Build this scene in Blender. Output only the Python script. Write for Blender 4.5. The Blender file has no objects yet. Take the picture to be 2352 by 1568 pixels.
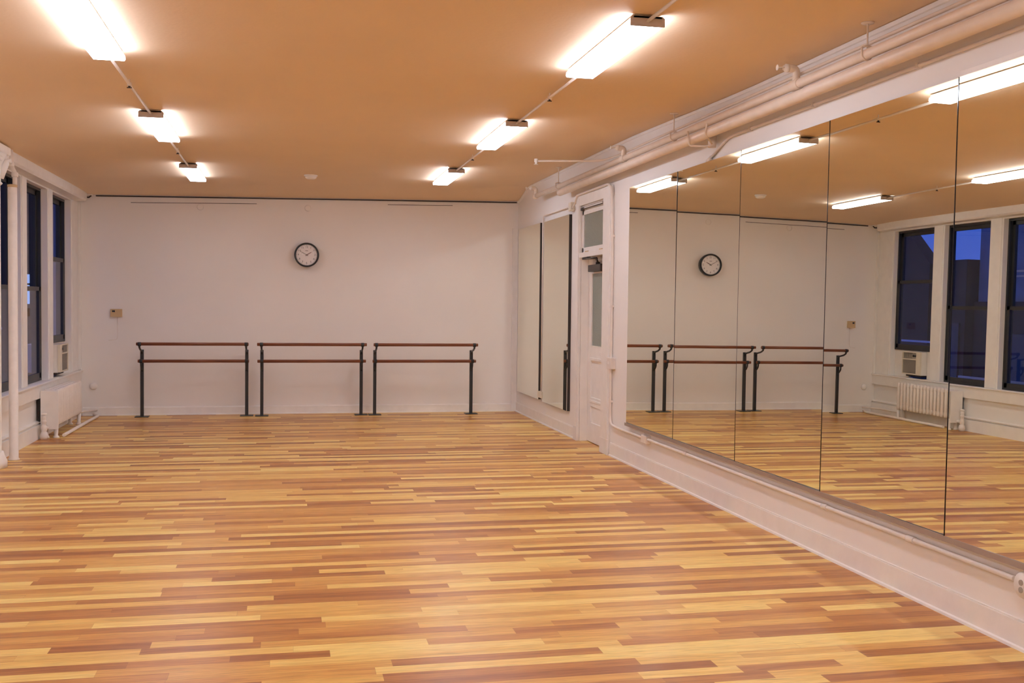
import bpy, bmesh, math, random
from mathutils import Vector, Matrix
S = bpy.context.scene
C = S.collection
PI = math.pi
random.seed(4)

# ------------------------------------------------------------------ room data
XR, XL, YB, YF = 3.185, -2.615, 14.55, -2.6      # right / left / back / rear planes
def sstep(t):
    t = max(0., min(1., t)); return t * t * (3 - 2 * t)
def line_z(x): return 2.94 + 0.0152 * (x - 1.7)   # where the coved ceiling meets the back wall
def ceil_z(x, y=None):
    z = 3.027 + .0125 * (x - 1.84)
    if x < -1.25: z -= .085 * sstep((-1.25 - x) / 1.3)                    # sags towards the window wall
    if y is not None:
        if x > 2.2: z += min(1., (x - 2.2) / .985) * .06 * sstep((y - 6.5) / 3.5)   # and rises along the right wall
        t = sstep((y - 13.75) / .8); z = z * (1 - t) + line_z(x) * t      # cove at the back wall
    return z

# ------------------------------------------------------------------ materials
def new_mat(name):
    m = bpy.data.materials.new(name); m.use_nodes = True
    nt = m.node_tree
    return m, nt, nt.nodes['Principled BSDF']
def N(nt, t, **kw):
    n = nt.nodes.new(t)
    for k, v in kw.items(): setattr(n, k, v)
    return n
def L(nt, a, b): nt.links.new(a, b)
def math_n(nt, op, a, b=None):
    n = N(nt, 'ShaderNodeMath', operation=op)
    for i, v in enumerate((a, b)):
        if v is None: continue
        if isinstance(v, (int, float)): n.inputs[i].default_value = v
        else: L(nt, v, n.inputs[i])
    return n.outputs[0]
def simple(name, col, rough=.5, metal=0, spec=.5, var=.04, vscale=6, bump=0, bscale=60, coat=0):
    m, nt, b = new_mat(name)
    b.inputs['Roughness'].default_value = rough
    b.inputs['Metallic'].default_value = metal
    b.inputs['Specular IOR Level'].default_value = spec
    b.inputs['Coat Weight'].default_value = coat
    tc = N(nt, 'ShaderNodeTexCoord')
    nz = N(nt, 'ShaderNodeTexNoise'); nz.inputs['Scale'].default_value = vscale; nz.inputs['Detail'].default_value = 4
    L(nt, tc.outputs['Object'], nz.inputs['Vector'])
    r = N(nt, 'ShaderNodeValToRGB')
    r.color_ramp.elements[0].position = .3; r.color_ramp.elements[1].position = .7
    r.color_ramp.elements[0].color = tuple(max(0, c * (1 - var)) for c in col) + (1,)
    r.color_ramp.elements[1].color = tuple(min(1, c * (1 + var)) for c in col) + (1,)
    L(nt, nz.outputs['Fac'], r.inputs['Fac']); L(nt, r.outputs['Color'], b.inputs['Base Color'])
    if bump:
        n2 = N(nt, 'ShaderNodeTexNoise'); n2.inputs['Scale'].default_value = bscale; n2.inputs['Detail'].default_value = 3
        L(nt, tc.outputs['Object'], n2.inputs['Vector'])
        bp = N(nt, 'ShaderNodeBump'); bp.inputs['Strength'].default_value = bump; bp.inputs['Distance'].default_value = .01
        L(nt, n2.outputs['Fac'], bp.inputs['Height']); L(nt, bp.outputs['Normal'], b.inputs['Normal'])
    return m

WALL = (.83, .805, .785)
M_wall = simple('wall_paint', WALL, .55, var=.015, vscale=1.5, bump=.06, bscale=25)
M_trim = simple('trim_paint', (.84, .815, .79), .42, var=.03, vscale=9, bump=.05, bscale=30)
M_pipe = simple('painted_pipe', (.80, .735, .68), .4, var=.04, vscale=14, bump=.04, bscale=50)
M_pipe2 = simple('cream_pipe_paint', (.78, .68, .58), .4, var=.05, vscale=10, bump=.04, bscale=50)
M_ceil = simple('ceiling_paint', (.83, .65, .46), .75, var=.02, vscale=1.2, bump=.12, bscale=35)
M_black = simple('black_metal', (.022, .024, .027), .38, var=.1)
M_strip = simple('dark_bead', (.02, .02, .022), .12, spec=.8)
M_dark = simple('dark_line', (.05, .035, .025), .6)
M_bronze = simple('bronze_metal', (.045, .035, .03), .4, metal=.4)
M_house = simple('fixture_enamel', (.55, .50, .48), .45)
M_tan = simple('thermostat_plastic', (.62, .44, .24), .45)
M_cream = simple('cream_plastic', (.76, .70, .58), .45)
M_grey = simple('grey_grille', (.36, .33, .29), .55)
M_chan = simple('mirror_channel_metal', (.42, .38, .38), .35, metal=.6)
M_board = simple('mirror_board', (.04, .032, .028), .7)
M_face = simple('clock_paper', (.86, .82, .80), .5, var=.01)
M_red = simple('red_enamel', (.45, .03, .03), .4)
M_plastic_white = simple('white_plastic', (.82, .79, .75), .4)
M_iron = simple('fire_escape_paint', (.55, .57, .62), .5)
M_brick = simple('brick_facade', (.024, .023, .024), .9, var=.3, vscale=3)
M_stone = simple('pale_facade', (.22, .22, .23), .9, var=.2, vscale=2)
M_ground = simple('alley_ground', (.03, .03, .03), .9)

def rail_wood():
    m, nt, b = new_mat('stained_rail_wood')
    tc = N(nt, 'ShaderNodeTexCoord'); mp = N(nt, 'ShaderNodeMapping'); mp.inputs['Scale'].default_value = (3, 60, 60)
    nz = N(nt, 'ShaderNodeTexNoise'); nz.inputs['Scale'].default_value = 1; nz.inputs['Detail'].default_value = 5
    L(nt, tc.outputs['Object'], mp.inputs['Vector']); L(nt, mp.outputs['Vector'], nz.inputs['Vector'])
    r = N(nt, 'ShaderNodeValToRGB')
    r.color_ramp.elements[0].position = .3; r.color_ramp.elements[0].color = (.13, .035, .014, 1)
    r.color_ramp.elements[1].position = .72; r.color_ramp.elements[1].color = (.27, .085, .032, 1)
    L(nt, nz.outputs['Fac'], r.inputs['Fac']); L(nt, r.outputs['Color'], b.inputs['Base Color'])
    b.inputs['Roughness'].default_value = .35
    return m
M_rail = rail_wood()

def floor_mat():
    m, nt, b = new_mat('oak_strip_floor')
    tc = N(nt, 'ShaderNodeTexCoord'); sp = N(nt, 'ShaderNodeSeparateXYZ')
    L(nt, tc.outputs['Object'], sp.inputs[0])
    x, y = sp.outputs['X'], sp.outputs['Y']
    v = math_n(nt, 'DIVIDE', y, .083)
    row = math_n(nt, 'FLOOR', v)
    def wn(val, add):
        w = N(nt, 'ShaderNodeTexWhiteNoise', noise_dimensions='1D')
        L(nt, math_n(nt, 'ADD', val, add), w.inputs['W']); return w.outputs['Value']
    ln = math_n(nt, 'ADD', math_n(nt, 'MULTIPLY', wn(row, 17.3), .85), .55)
    u = math_n(nt, 'ADD', math_n(nt, 'DIVIDE', x, ln), math_n(nt, 'MULTIPLY', wn(row, 53.7), 20))
    # uneven board lengths inside a row: warp the running coordinate
    wv = math_n(nt, 'MULTIPLY', math_n(nt, 'SINE', math_n(nt, 'MULTIPLY', u, 2.1)), .3)
    u = math_n(nt, 'ADD', u, wv)
    pk = math_n(nt, 'FLOOR', u)
    cv = N(nt, 'ShaderNodeCombineXYZ'); L(nt, row, cv.inputs[0]); L(nt, pk, cv.inputs[1])
    w2 = N(nt, 'ShaderNodeTexWhiteNoise', noise_dimensions='2D'); L(nt, cv.outputs[0], w2.inputs['Vector'])
    # grain, shifted per board
    gm = N(nt, 'ShaderNodeCombineXYZ')
    L(nt, math_n(nt, 'MULTIPLY', x, 1.6), gm.inputs[0])
    L(nt, math_n(nt, 'MULTIPLY', y, 26.), gm.inputs[1])
    L(nt, math_n(nt, 'MULTIPLY', w2.outputs['Value'], 70), gm.inputs[2])
    g1 = N(nt, 'ShaderNodeTexNoise'); g1.inputs['Scale'].default_value = 1.; g1.inputs['Detail'].default_value = 5
    g1.inputs['Roughness'].default_value = .6; g1.inputs['Distortion'].default_value = .5
    L(nt, gm.outputs[0], g1.inputs['Vector'])
    f = math_n(nt, 'ADD', w2.outputs['Value'], math_n(nt, 'MULTIPLY', math_n(nt, 'SUBTRACT', g1.outputs['Fac'], .5), .8))
    r = N(nt, 'ShaderNodeValToRGB'); cr = r.color_ramp
    stops = [(0, (.38, .135, .034)), (.2, (.53, .22, .054)), (.42, (.64, .30, .075)), (.58, (.73, .395, .098)), (.76, (.83, .52, .140)), (1, (.92, .67, .215))]
    cr.elements[0].position = 0; cr.elements[0].color = stops[0][1] + (1,)
    cr.elements[1].position = 1; cr.elements[1].color = stops[-1][1] + (1,)
    for p, c in stops[1:-1]: cr.elements.new(p).color = c + (1,)
    L(nt, f, r.inputs['Fac'])
    # fine dark pores and knots
    pm = N(nt, 'ShaderNodeCombineXYZ')
    L(nt, math_n(nt, 'MULTIPLY', x, 9.), pm.inputs[0]); L(nt, math_n(nt, 'MULTIPLY', y, 190.), pm.inputs[1]); L(nt, math_n(nt, 'MULTIPLY', w2.outputs['Value'], 31), pm.inputs[2])
    g2 = N(nt, 'ShaderNodeTexNoise'); g2.inputs['Scale'].default_value = 1.; g2.inputs['Detail'].default_value = 3
    L(nt, pm.outputs[0], g2.inputs['Vector'])
    pr = N(nt, 'ShaderNodeMapRange'); pr.inputs['From Min'].default_value = .3; pr.inputs['From Max'].default_value = .55
    pr.inputs['To Min'].default_value = .74; pr.inputs['To Max'].default_value = 1.
    L(nt, g2.outputs['Fac'], pr.inputs['Value'])
    # joints between boards
    fv = math_n(nt, 'FRACT', v); ev = math_n(nt, 'MINIMUM', fv, math_n(nt, 'SUBTRACT', 1., fv))
    fu = math_n(nt, 'FRACT', u); eu = math_n(nt, 'MINIMUM', fu, math_n(nt, 'SUBTRACT', 1., fu))
    jr = N(nt, 'ShaderNodeMapRange'); jr.inputs['From Max'].default_value = .012; jr.inputs['To Min'].default_value = .72
    L(nt, math_n(nt, 'MINIMUM', ev, math_n(nt, 'MULTIPLY', eu, 9.)), jr.inputs['Value'])
    sm = N(nt, 'ShaderNodeCombineXYZ')
    L(nt, math_n(nt, 'MULTIPLY', x, 2.6), sm.inputs[0]); L(nt, math_n(nt, 'MULTIPLY', y, 48.), sm.inputs[1]); L(nt, math_n(nt, 'MULTIPLY', w2.outputs['Value'], 113), sm.inputs[2])
    g4 = N(nt, 'ShaderNodeTexNoise'); g4.inputs['Scale'].default_value = 1.; g4.inputs['Detail'].default_value = 2; g4.inputs['Distortion'].default_value = .8
    L(nt, sm.outputs[0], g4.inputs['Vector'])
    sr = N(nt, 'ShaderNodeMapRange'); sr.inputs['From Min'].default_value = .66; sr.inputs['From Max'].default_value = .78
    sr.inputs['To Min'].default_value = 1.; sr.inputs['To Max'].default_value = .62
    L(nt, g4.outputs['Fac'], sr.inputs['Value'])
    k = math_n(nt, 'MULTIPLY', math_n(nt, 'MULTIPLY', pr.outputs[0], jr.outputs[0]), sr.outputs[0])
    mx = N(nt, 'ShaderNodeMix', data_type='RGBA', blend_type='MULTIPLY'); mx.inputs[0].default_value = 1
    L(nt, r.outputs['Color'], mx.inputs[6]); L(nt, k, mx.inputs[7])
    L(nt, mx.outputs[2], b.inputs['Base Color'])
    b.inputs['Roughness'].default_value = .36
    b.inputs['Specular IOR Level'].default_value = .42
    n3 = N(nt, 'ShaderNodeTexNoise'); n3.inputs['Scale'].default_value = 7; L(nt, tc.outputs['Object'], n3.inputs['Vector'])
    rr = N(nt, 'ShaderNodeMapRange'); rr.inputs['To Min'].default_value = .28; rr.inputs['To Max'].default_value = .42
    L(nt, n3.outputs['Fac'], rr.inputs['Value']); L(nt, rr.outputs[0], b.inputs['Roughness'])
    return m
M_floor = floor_mat()

def mirror_mat():
    m, nt, b = new_mat('mirror_silver')
    b.inputs['Metallic'].default_value = 1; b.inputs['Roughness'].default_value = 0.0
    b.inputs['Base Color'].default_value = (.88, .89, .78, 1)
    return m
M_mirror = mirror_mat()

def glass_mat(name='window_glass', tint=(.9, .93, .96, 1)):
    m = bpy.data.materials.new(name); m.use_nodes = True
    nt = m.node_tree; nt.nodes.clear()
    o = N(nt, 'ShaderNodeOutputMaterial'); mx = N(nt, 'ShaderNodeMixShader'); fr = N(nt, 'ShaderNodeFresnel'); ge = N(nt, 'ShaderNodeNewGeometry'); L(nt, math_n(nt, 'SUBTRACT', 1.38, math_n(nt, 'MULTIPLY', ge.outputs['Backfacing'], 1.38 - 1 / 1.38)), fr.inputs['IOR'])
    t = N(nt, 'ShaderNodeBsdfTransparent'); t.inputs['Color'].default_value = tint
    g = N(nt, 'ShaderNodeBsdfGlossy'); g.inputs['Roughness'].default_value = 0
    L(nt, fr.outputs[0], mx.inputs[0]); L(nt, t.outputs[0], mx.inputs[1]); L(nt, g.outputs[0], mx.inputs[2]); L(nt, mx.outputs[0], o.inputs[0])
    return m
M_glass = glass_mat()
M_crystal = glass_mat('clock_crystal', (1, 1, 1, 1))
def frosted():
    m, nt, b = new_mat('frosted_glass')
    tc = N(nt, 'ShaderNodeTexCoord'); vo = N(nt, 'ShaderNodeTexVoronoi'); vo.inputs['Scale'].default_value = 45
    L(nt, tc.outputs['Object'], vo.inputs['Vector'])
    bp = N(nt, 'ShaderNodeBump'); bp.inputs['Strength'].default_value = .5; bp.inputs['Distance'].default_value = .004
    L(nt, vo.outputs['Distance'], bp.inputs['Height']); L(nt, bp.outputs['Normal'], b.inputs['Normal'])
    b.inputs['Base Color'].default_value = (.22, .265, .235, 1); b.inputs['Roughness'].default_value = .22
    return m
M_frost = frosted()
def emit(name, col, s):
    m = bpy.data.materials.new(name); m.use_nodes = True
    nt = m.node_tree; nt.nodes.clear()
    o = N(nt, 'ShaderNodeOutputMaterial'); e = N(nt, 'ShaderNodeEmission')
    e.inputs['Color'].default_value = col + (1,); e.inputs['Strength'].default_value = s
    L(nt, e.outputs[0], o.inputs[0]); return m
M_lamp3 = emit('lit_diffuser_dimmed', (.93, .96, 1.10), 14.)       # one fixture set dimmer on purpose, to darken the left of the back wall
M_lit = emit('lit_window', (.34, .5, 1.), 1.6)
M_lamp = emit('lit_diffuser', (.925, .965, 1.12), 23.2)

# ------------------------------------------------------------------ mesh helpers
def box(bm, x0, x1, y0, y1, z0, z1, bev=0):
    g = bmesh.ops.create_cube(bm, size=1)
    vs = g['verts']
    for v in vs:
        v.co = Vector((x0 + (x1 - x0) * (v.co.x + .5), y0 + (y1 - y0) * (v.co.y + .5), z0 + (z1 - z0) * (v.co.z + .5)))
    if bev:
        es = list({e for v in vs for e in v.link_edges})
        bmesh.ops.bevel(bm, geom=es, offset=bev, segments=2, affect='EDGES', profile=.5)
    return vs
def prism(bm, prof, axis, a, b):
    """extrude closed profile (list of 2D points) along axis from a to b; x:(y,z) y:(x,z) z:(x,y)"""
    def P(p, t):
        return {'x': (t, p[0], p[1]), 'y': (p[0], t, p[1]), 'z': (p[0], p[1], t)}[axis]
    A = [bm.verts.new(P(p, a)) for p in prof]; B = [bm.verts.new(P(p, b)) for p in prof]
    n = len(prof); fs = []
    for i in range(n):
        fs.append(bm.faces.new((A[i], A[(i + 1) % n], B[(i + 1) % n], B[i])))
    fs.append(bm.faces.new(A[::-1])); fs.append(bm.faces.new(B))
    bmesh.ops.recalc_face_normals(bm, faces=fs)
def tube(bm, pts, r, n=14, caps=True):
    pts = [Vector(p) for p in pts]; m = len(pts)
    rs = r if isinstance(r, (list, tuple)) else [r] * m
    tang = []
    for i in range(m):
        a = (pts[i] - pts[i - 1]).normalized() if i else None
        b = (pts[i + 1] - pts[i]).normalized() if i < m - 1 else None
        tang.append(((a or b) + (b or a)).normalized())
    t = tang[0]; ref = Vector((0, 0, 1)) if abs(t.z) < .9 else Vector((1, 0, 0))
    u = t.cross(ref).normalized()
    rings = []
    for i in range(m):
        t = tang[i]; u = (u - t * u.dot(t)).normalized(); w = t.cross(u)
        k = 1.
        if 0 < i < m - 1:
            c = (pts[i] - pts[i - 1]).normalized().dot(t); k = 1. / max(c, .5)
        rings.append([bm.verts.new(pts[i] + (u * math.cos(2 * PI * j / n) + w * math.sin(2 * PI * j / n)) * rs[i] * (k if k < 1.2 else 1.08)) for j in range(n)])
    fs = []
    for i in range(m - 1):
        for j in range(n):
            f = bm.faces.new((rings[i][j], rings[i][(j + 1) % n], rings[i + 1][(j + 1) % n], rings[i + 1][j])); f.smooth = True; fs.append(f)
    if caps:
        fs.append(bm.faces.new(rings[0][::-1])); fs.append(bm.faces.new(rings[-1]))
    bmesh.ops.recalc_face_normals(bm, faces=fs)
def arc(p0, c, p1, n=6):
    """rounded corner: quadratic from p0 via control c to p1"""
    p0, c, p1 = Vector(p0), Vector(c), Vector(p1)
    return [p0 * (1 - t) ** 2 + c * 2 * t * (1 - t) + p1 * t * t for t in [i / n for i in range(n + 1)]]
def path(pts, rad=.05, n=6):
    pts = [Vector(p) for p in pts]; out = [pts[0]]
    for i in range(1, len(pts) - 1):
        a = (pts[i - 1] - pts[i]); b = (pts[i + 1] - pts[i])
        d = min(rad, a.length * .45, b.length * .45)
        out += arc(pts[i] + a.normalized() * d, pts[i], pts[i] + b.normalized() * d, n)
    return out + [pts[-1]]
def lathe(bm, prof, c, n=24, axis='z', sx=1):
    """prof: list of (radius, height)"""
    rings = []
    c = Vector(c)
    for r, h in prof:
        ring = []
        for j in range(n):
            a = 2 * PI * j / n
            p = (r * math.cos(a), r * math.sin(a), h)
            if axis == 'y': p = (p[0], p[2], p[1])
            if axis == 'x': p = (p[2], p[0], p[1])
            ring.append(bm.verts.new(c + Vector(p)))
        rings.append(ring)
    fs = []
    for i in range(len(rings) - 1):
        for j in range(n):
            f = bm.faces.new((rings[i][j], rings[i][(j + 1) % n], rings[i + 1][(j + 1) % n], rings[i + 1][j])); f.smooth = True; fs.append(f)
    fs.append(bm.faces.new(rings[0][::-1])); fs.append(bm.faces.new(rings[-1]))
    bmesh.ops.recalc_face_normals(bm, faces=fs)

# ------------------------------------------------------------------ object helpers
def root_loc(p):
    while p.parent: p = p.parent
    return p.location
def obj(name, bm, mat, parent=None, label=None):
    if callable(bm):
        f = bm; bm = bmesh.new(); f(bm)
    if parent is not None:
        bmesh.ops.translate(bm, verts=bm.verts, vec=-root_loc(parent))
    me = bpy.data.meshes.new(name); bm.to_mesh(me); bm.free()
    me.materials.append(mat)
    o = bpy.data.objects.new(name, me); C.objects.link(o)
    if parent is not None: o.parent = parent
    if label: o['label'] = label
    return o
def thing(name, label, cat, loc, group=None):
    o = bpy.data.objects.new(name, None); o.empty_display_size = .1; C.objects.link(o)
    o.location = loc; o['label'] = label; o['category'] = cat
    if group: o['group'] = group
    return o
def tag(o, label, cat, group=None):
    # move the origin of a one-mesh thing to its base
    vs = o.data.vertices
    lo = Vector((min(v.co[i] for v in vs) for i in range(3))); hi = Vector((max(v.co[i] for v in vs) for i in range(3)))
    c = Vector(((lo.x + hi.x) / 2, (lo.y + hi.y) / 2, lo.z))
    for v in vs: v.co -= c
    o.location = c
    o['label'] = label; o['category'] = cat
    if group: o['group'] = group
    return o
def struct(name, bm, mat, parent=None, label=None):
    o = obj(name, bm, mat, parent)
    if parent is None: o['kind'] = 'structure'
    if label: o['label'] = label
    return o
def B(*boxes):
    def f(bm):
        for b in boxes: box(bm, *b)
    return f

# ================================================================== SHELL
struct('floor', B((-2.98, 3.42, YF - .2, YB + .2, -.12, 0)), M_floor)
def ceil_f(bm):
    xs = [-2.98, -2.7, -2.5, -2.3, -2.1, -1.9, -1.7, -1.5, -1.35, -1.2, -.6, 0., 1., 2.2, 2.5, 2.8, 3.0, XR, 3.42]
    ys = [YF - .2, 0, 3, 6, 6.5] + [7 + .5 * i for i in range(13)] + [13.25, 13.5] + [13.75 + .1 * i for i in range(9)] + [YB + .2]
    lo = [[bm.verts.new((x, y, ceil_z(min(x, XR), min(y, YB)))) for y in ys] for x in xs]
    hi = [[bm.verts.new((x, y, 3.25)) for y in ys] for x in xs]
    a, b = len(xs), len(ys)
    for i in range(a - 1):
        for j in range(b - 1):
            f = bm.faces.new((lo[i][j], lo[i][j + 1], lo[i + 1][j + 1], lo[i + 1][j])); f.smooth = True
            bm.faces.new((hi[i][j], hi[i + 1][j], hi[i + 1][j + 1], hi[i][j + 1]))
    for j in range(b - 1):
        for i in (0, a - 1): bm.faces.new((lo[i][j], lo[i][j + 1], hi[i][j + 1], hi[i][j]))
    for i in range(a - 1):
        for j in (0, b - 1): bm.faces.new((lo[i][j], lo[i + 1][j], hi[i + 1][j], hi[i][j]))
    bmesh.ops.recalc_face_normals(bm, faces=bm.faces[:])
struct('ceiling', ceil_f, M_ceil)
def endwall(y0, y1):
    return lambda bm: prism(bm, [(-2.98, 0), (3.42, 0), (3.42, 3.2), (-2.98, 3.2)], 'y', y0, y1)
struct('wall_back', endwall(YB, YB + .2), M_wall)
struct('wall_rear', endwall(YF - .2, YF), M_wall)
# right wall with the door opening
DY0, DY1, DZ = 10.37, 11.26, 2.60
ZR = 3.12
struct('wall_right', B((XR, 3.42, YF, DY0, 0, ZR), (XR, 3.42, DY1, YB, 0, ZR), (XR, 3.42, DY0, DY1, DZ, ZR), (3.38, 3.42, DY0, DY1, 0, DZ)), M_wall)
# left wall with the window openings
XW = -2.655                                        # plane of the window wall above the sill
WIN = [(13.05, 14.09), (11.81, 12.79), (10.72, 11.56), (9.2, 9.85)]
ZL = ceil_z(XW) + .03; Z0, Z1 = .592, 2.755
def left_f(bm):
    box(bm, -2.82, -2.66, YF, YB, 0, .44)              # recessed apron wall
    box(bm, -2.82, XW, YF, YB, .44, Z0)
    box(bm, -2.82, XW, YF, YB, Z1, ZL)
    ys = [YF] + [v for w in WIN[::-1] for v in w] + [YB]
    for i in range(0, len(ys), 2): box(bm, -2.82, XW, ys[i], ys[i + 1], Z0, Z1)
struct('wall_left', left_f, M_wall)

# baseboards and trims
def bb_right(bm):
    for a, b in ((YF, 10.10), (11.39, YB)):
        prism(bm, [(XR, 0), (3.175, 0), (3.175, .124), (3.181, .1245), (3.181, .129), (3.178, .1295), (3.178, .133), (XR, .134)], 'y', a, b)
        prism(bm, [(3.175, 0), (3.163, 0), (3.165, .012), (3.175, .017)], 'y', a, b)
struct('baseboard_right', bb_right, M_trim)
def bb_back(bm):
    prism(bm, [(YB, 0), (14.532, 0), (14.532, .098), (14.538, .108), (YB, .112)], 'x', -2.6, 3.15)
    prism(bm, [(14.532, 0), (14.522, 0), (14.524, .012), (14.532, .016)], 'x', -2.6, 3.15)
struct('baseboard_back', bb_back, M_trim)
def bb_left(bm):
    prism(bm, [(-2.66, 0), (-2.615, 0), (-2.618, .15), (-2.66, .165)], 'y', YF, YB)
    prism(bm, [(-2.66, .165), (-2.625, .165), (-2.622, .18), (-2.66, .19)], 'y', YF, YB)
struct('baseboard_left', bb_left, M_trim)
# header over the windows, casing strips, sill
struct('trim_1', lambda bm: prism(bm, [(-2.66, 2.772), (-2.535, 2.778), (-2.515, 2.80), (-2.515, ceil_z(-2.515) + .004), (-2.66, ceil_z(-2.66))], 'y', YF, 14.4), M_trim)
struct('trim_2', lambda bm: prism(bm, [(-2.72, .593), (-2.60, .598), (-2.592, .594), (-2.592, .583), (-2.61, .575), (-2.615, .437), (-2.72, .437)], 'y', YF, YB), M_trim)
def post_trim(bm):
    for a, b in ((12.82, 13.02), (11.59, 11.78), (9.9, 10.69)):
        box(bm, -2.66, -2.645, a, b, .60, 2.77, .003)
    box(bm, -2.66, -2.643, 14.12, 14.50, .60, 2.77, .003)
    box(bm, -2.656, -2.613, 14.52, 14.549, .60, 2.77, .003)
struct('trim_3', post_trim, M_trim)
# right wall top moulding and corner board
def top_mould(bm):
    ys = [YF + (13.7 - YF) * i / 31 for i in range(32)] + [13.8 + (YB - 13.8) * i / 8 for i in range(9)]
    R = [[bm.verts.new((x, y, ceil_z(XR, y) + d)) for x, d in ((XR + .001, -.028), (XR - .010, -.024), (XR - .018, -.004), (XR + .001, -.004))] for y in ys]
    for i in range(40):
        for k in range(4): bm.faces.new((R[i][k], R[i][(k + 1) % 4], R[i + 1][(k + 1) % 4], R[i + 1][k]))
    bm.faces.new(R[0][::-1]); bm.faces.new(R[-1]); bmesh.ops.recalc_face_normals(bm, faces=bm.faces[:])
struct('trim_4', top_mould, M_trim)
struct('trim_5', B((3.105, 3.184, 14.525, 14.549, .0, 2.58, .003)), M_trim)

# ================================================================== WINDOWS
def window(n, y0, y1, zb, zr):
    w = thing('window_%d' % n, '', '', (-2.74, (y0 + y1) / 2, zb)); del w['label']; del w['category']; w['kind'] = 'structure'
    F = .028; S_ = .05
    xi = -2.725
    obj('window_frame', B((-2.825, xi, y0, y0 + F, zb, Z1), (-2.825, xi, y1 - F, y1, zb, Z1), (-2.825, xi, y0 + F, y1 - F, Z1 - F, Z1), (-2.825, xi, y0 + F, y1 - F, zb, zb + F)), M_black, w)
    a, b = y0 + F, y1 - F
    lo = obj('lower_sash', B((-2.762, xi - .003, a, a + S_, zb + F, zr + .02), (-2.762, xi - .003, b - S_, b, zb + F, zr + .02),
                             (-2.762, xi - .003, a, b, zb + F, zb + F + .06), (-2.762, xi - .003, a, b, zr - .025, zr + .02)), M_black, w)
    obj('pane', B((-2.749, -2.744, a + S_ - .004, b - S_ + .004, zb + F + .056, zr - .021)), M_glass, lo)
    up = obj('upper_sash', B((-2.808, -2.768, a, a + S_, zr - .03, Z1 - F), (-2.808, -2.768, b - S_, b, zr - .03, Z1 - F),
                             (-2.808, -2.768, a, b, Z1 - F - .05, Z1 - F), (-2.808, -2.768, a, b, zr - .03, zr + .015)), M_black, w)
    obj('pane', B((-2.791, -2.786, a + S_ - .004, b - S_ + .004, zr + .011, Z1 - F - .046)), M_glass, up)
    return w
w1 = window(1, *WIN[0], .99, 2.0)
obj('filler_panel', B((-2.78, -2.74, 13.051, 13.23, .594, .99), (-2.78, -2.74, 13.70, 14.089, .594, .99), (-2.78, -2.74, 13.23, 13.70, .97, .99)), M_plastic_white, w1)
window(2, *WIN[1], .593, 1.63)
window(3, *WIN[2], .593, 1.63)
window(4, *WIN[3], .593, 1.63)

# window air conditioner
ac = thing('air_conditioner', 'small cream window air conditioner in the window nearest the back wall', 'air conditioner', (-2.680, 13.465, .64))
obj('casing', B((-3.020, -2.640, 13.235, 13.695, .645, .978, .008)), M_plastic_white, ac)
def acfront(bm):
    box(bm, -2.642, -2.612, 13.330, 13.685, .65, .665); box(bm, -2.642, -2.612, 13.330, 13.685, .965, .98)
    box(bm, -2.642, -2.612, 13.230, 13.330, .65, .98); box(bm, -2.642, -2.612, 13.685, 13.700, .65, .98)
    box(bm, -2.642, -2.614, 13.330, 13.685, .862, .876)
obj('front_bezel', acfront, M_cream, ac)
def grille(bm):
    box(bm, -2.642, -2.628, 13.330, 13.685, .665, .862)
    for i in range(24): box(bm, -2.628, -2.622, 13.332, 13.683, .668 + i * .008, .672 + i * .008)
obj('intake_grille', grille, M_grey, ac, 'grey slatted intake grille')
def vent(bm):
    box(bm, -2.642, -2.632, 13.460, 13.685, .876, .965)
    for i in range(9): box(bm, -2.632, -2.620, 13.470 + i * .0235, 13.474 + i * .0235, .88, .962)
obj('outlet_vent', vent, M_grey, ac)
cp = obj('control_panel', B((-2.642, -2.628, 13.335, 13.450, .876, .965)), M_grey, ac)
for yy in (13.365, 13.415):
    obj('knob', lambda bm, yy=yy: lathe(bm, [(.016, 0), (.016, .012), (.012, .016)], (-2.628, yy, .92), 14, 'x'), M_black, cp)
obj('gap_shade_block', B((-2.970, -2.660, 13.280, 13.650, .62, .645)), M_dark, ac, 'dark block standing in for the shaded gap under the casing')  # shade of the gap below the casing, put in as a dark block

# ================================================================== RADIATOR
rd = thing('radiator', 'cream painted cast iron column radiator below the window with the air conditioner', 'radiator', (-2.535, 12.87, 0))
ns = 16; ya, yb = 12.21, 13.55; st = (yb - ya) / ns
for i in range(ns):
    yc = ya + st * (i + .5)
    def sec(bm, yc=yc):
        for xx in (-2.560, -2.508, -2.456):
            tube(bm, [(xx, yc, .14), (xx, yc, .155), (xx, yc, .505), (xx, yc, .53)], [.022, .030, .030, .020], 12)
        box(bm, -2.586, -2.432, yc - .036, yc + .036, .155, .215, .015)
        box(bm, -2.586, -2.432, yc - .036, yc + .036, .465, .525, .02)
    obj('section', sec, M_pipe, rd)
obj('end_panel', B((-2.606, -2.425, 12.165, 12.178, .10, .52, .003)), M_trim, rd, 'flat end panel')
for yy in (12.235, 13.52):
    obj('leg', lambda bm, yy=yy: tube(bm, [(-2.462, yy, 0), (-2.462, yy, .012), (-2.462, yy, .03), (-2.462, yy, .15)], [.034, .034, .02, .028], 12), M_pipe, rd)
    obj('leg', lambda bm, yy=yy: tube(bm, [(-2.56, yy, 0), (-2.56, yy, .012), (-2.56, yy, .03), (-2.56, yy, .15)], [.034, .034, .02, .028], 12), M_pipe, rd)
va = obj('valve', lambda bm: lathe(bm, [(.04, 0), (.045, .04), (.035, .075), (.024, .085), (.03, .10), (.03, .14), (.022, .15), (.024, .185), (.028, .19), (.028, .205), (.02, .21), (.026, .225), (.026, .255), (.01, .265)], (-2.555, 12.095, 0), 18), M_pipe, rd)
obj('valve_handle', lambda bm: lathe(bm, [(.02, 0), (.03, .006), (.03, .018), (.012, .024)], (-2.555, 12.095, .265), 18), M_plastic_white, va)
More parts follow.
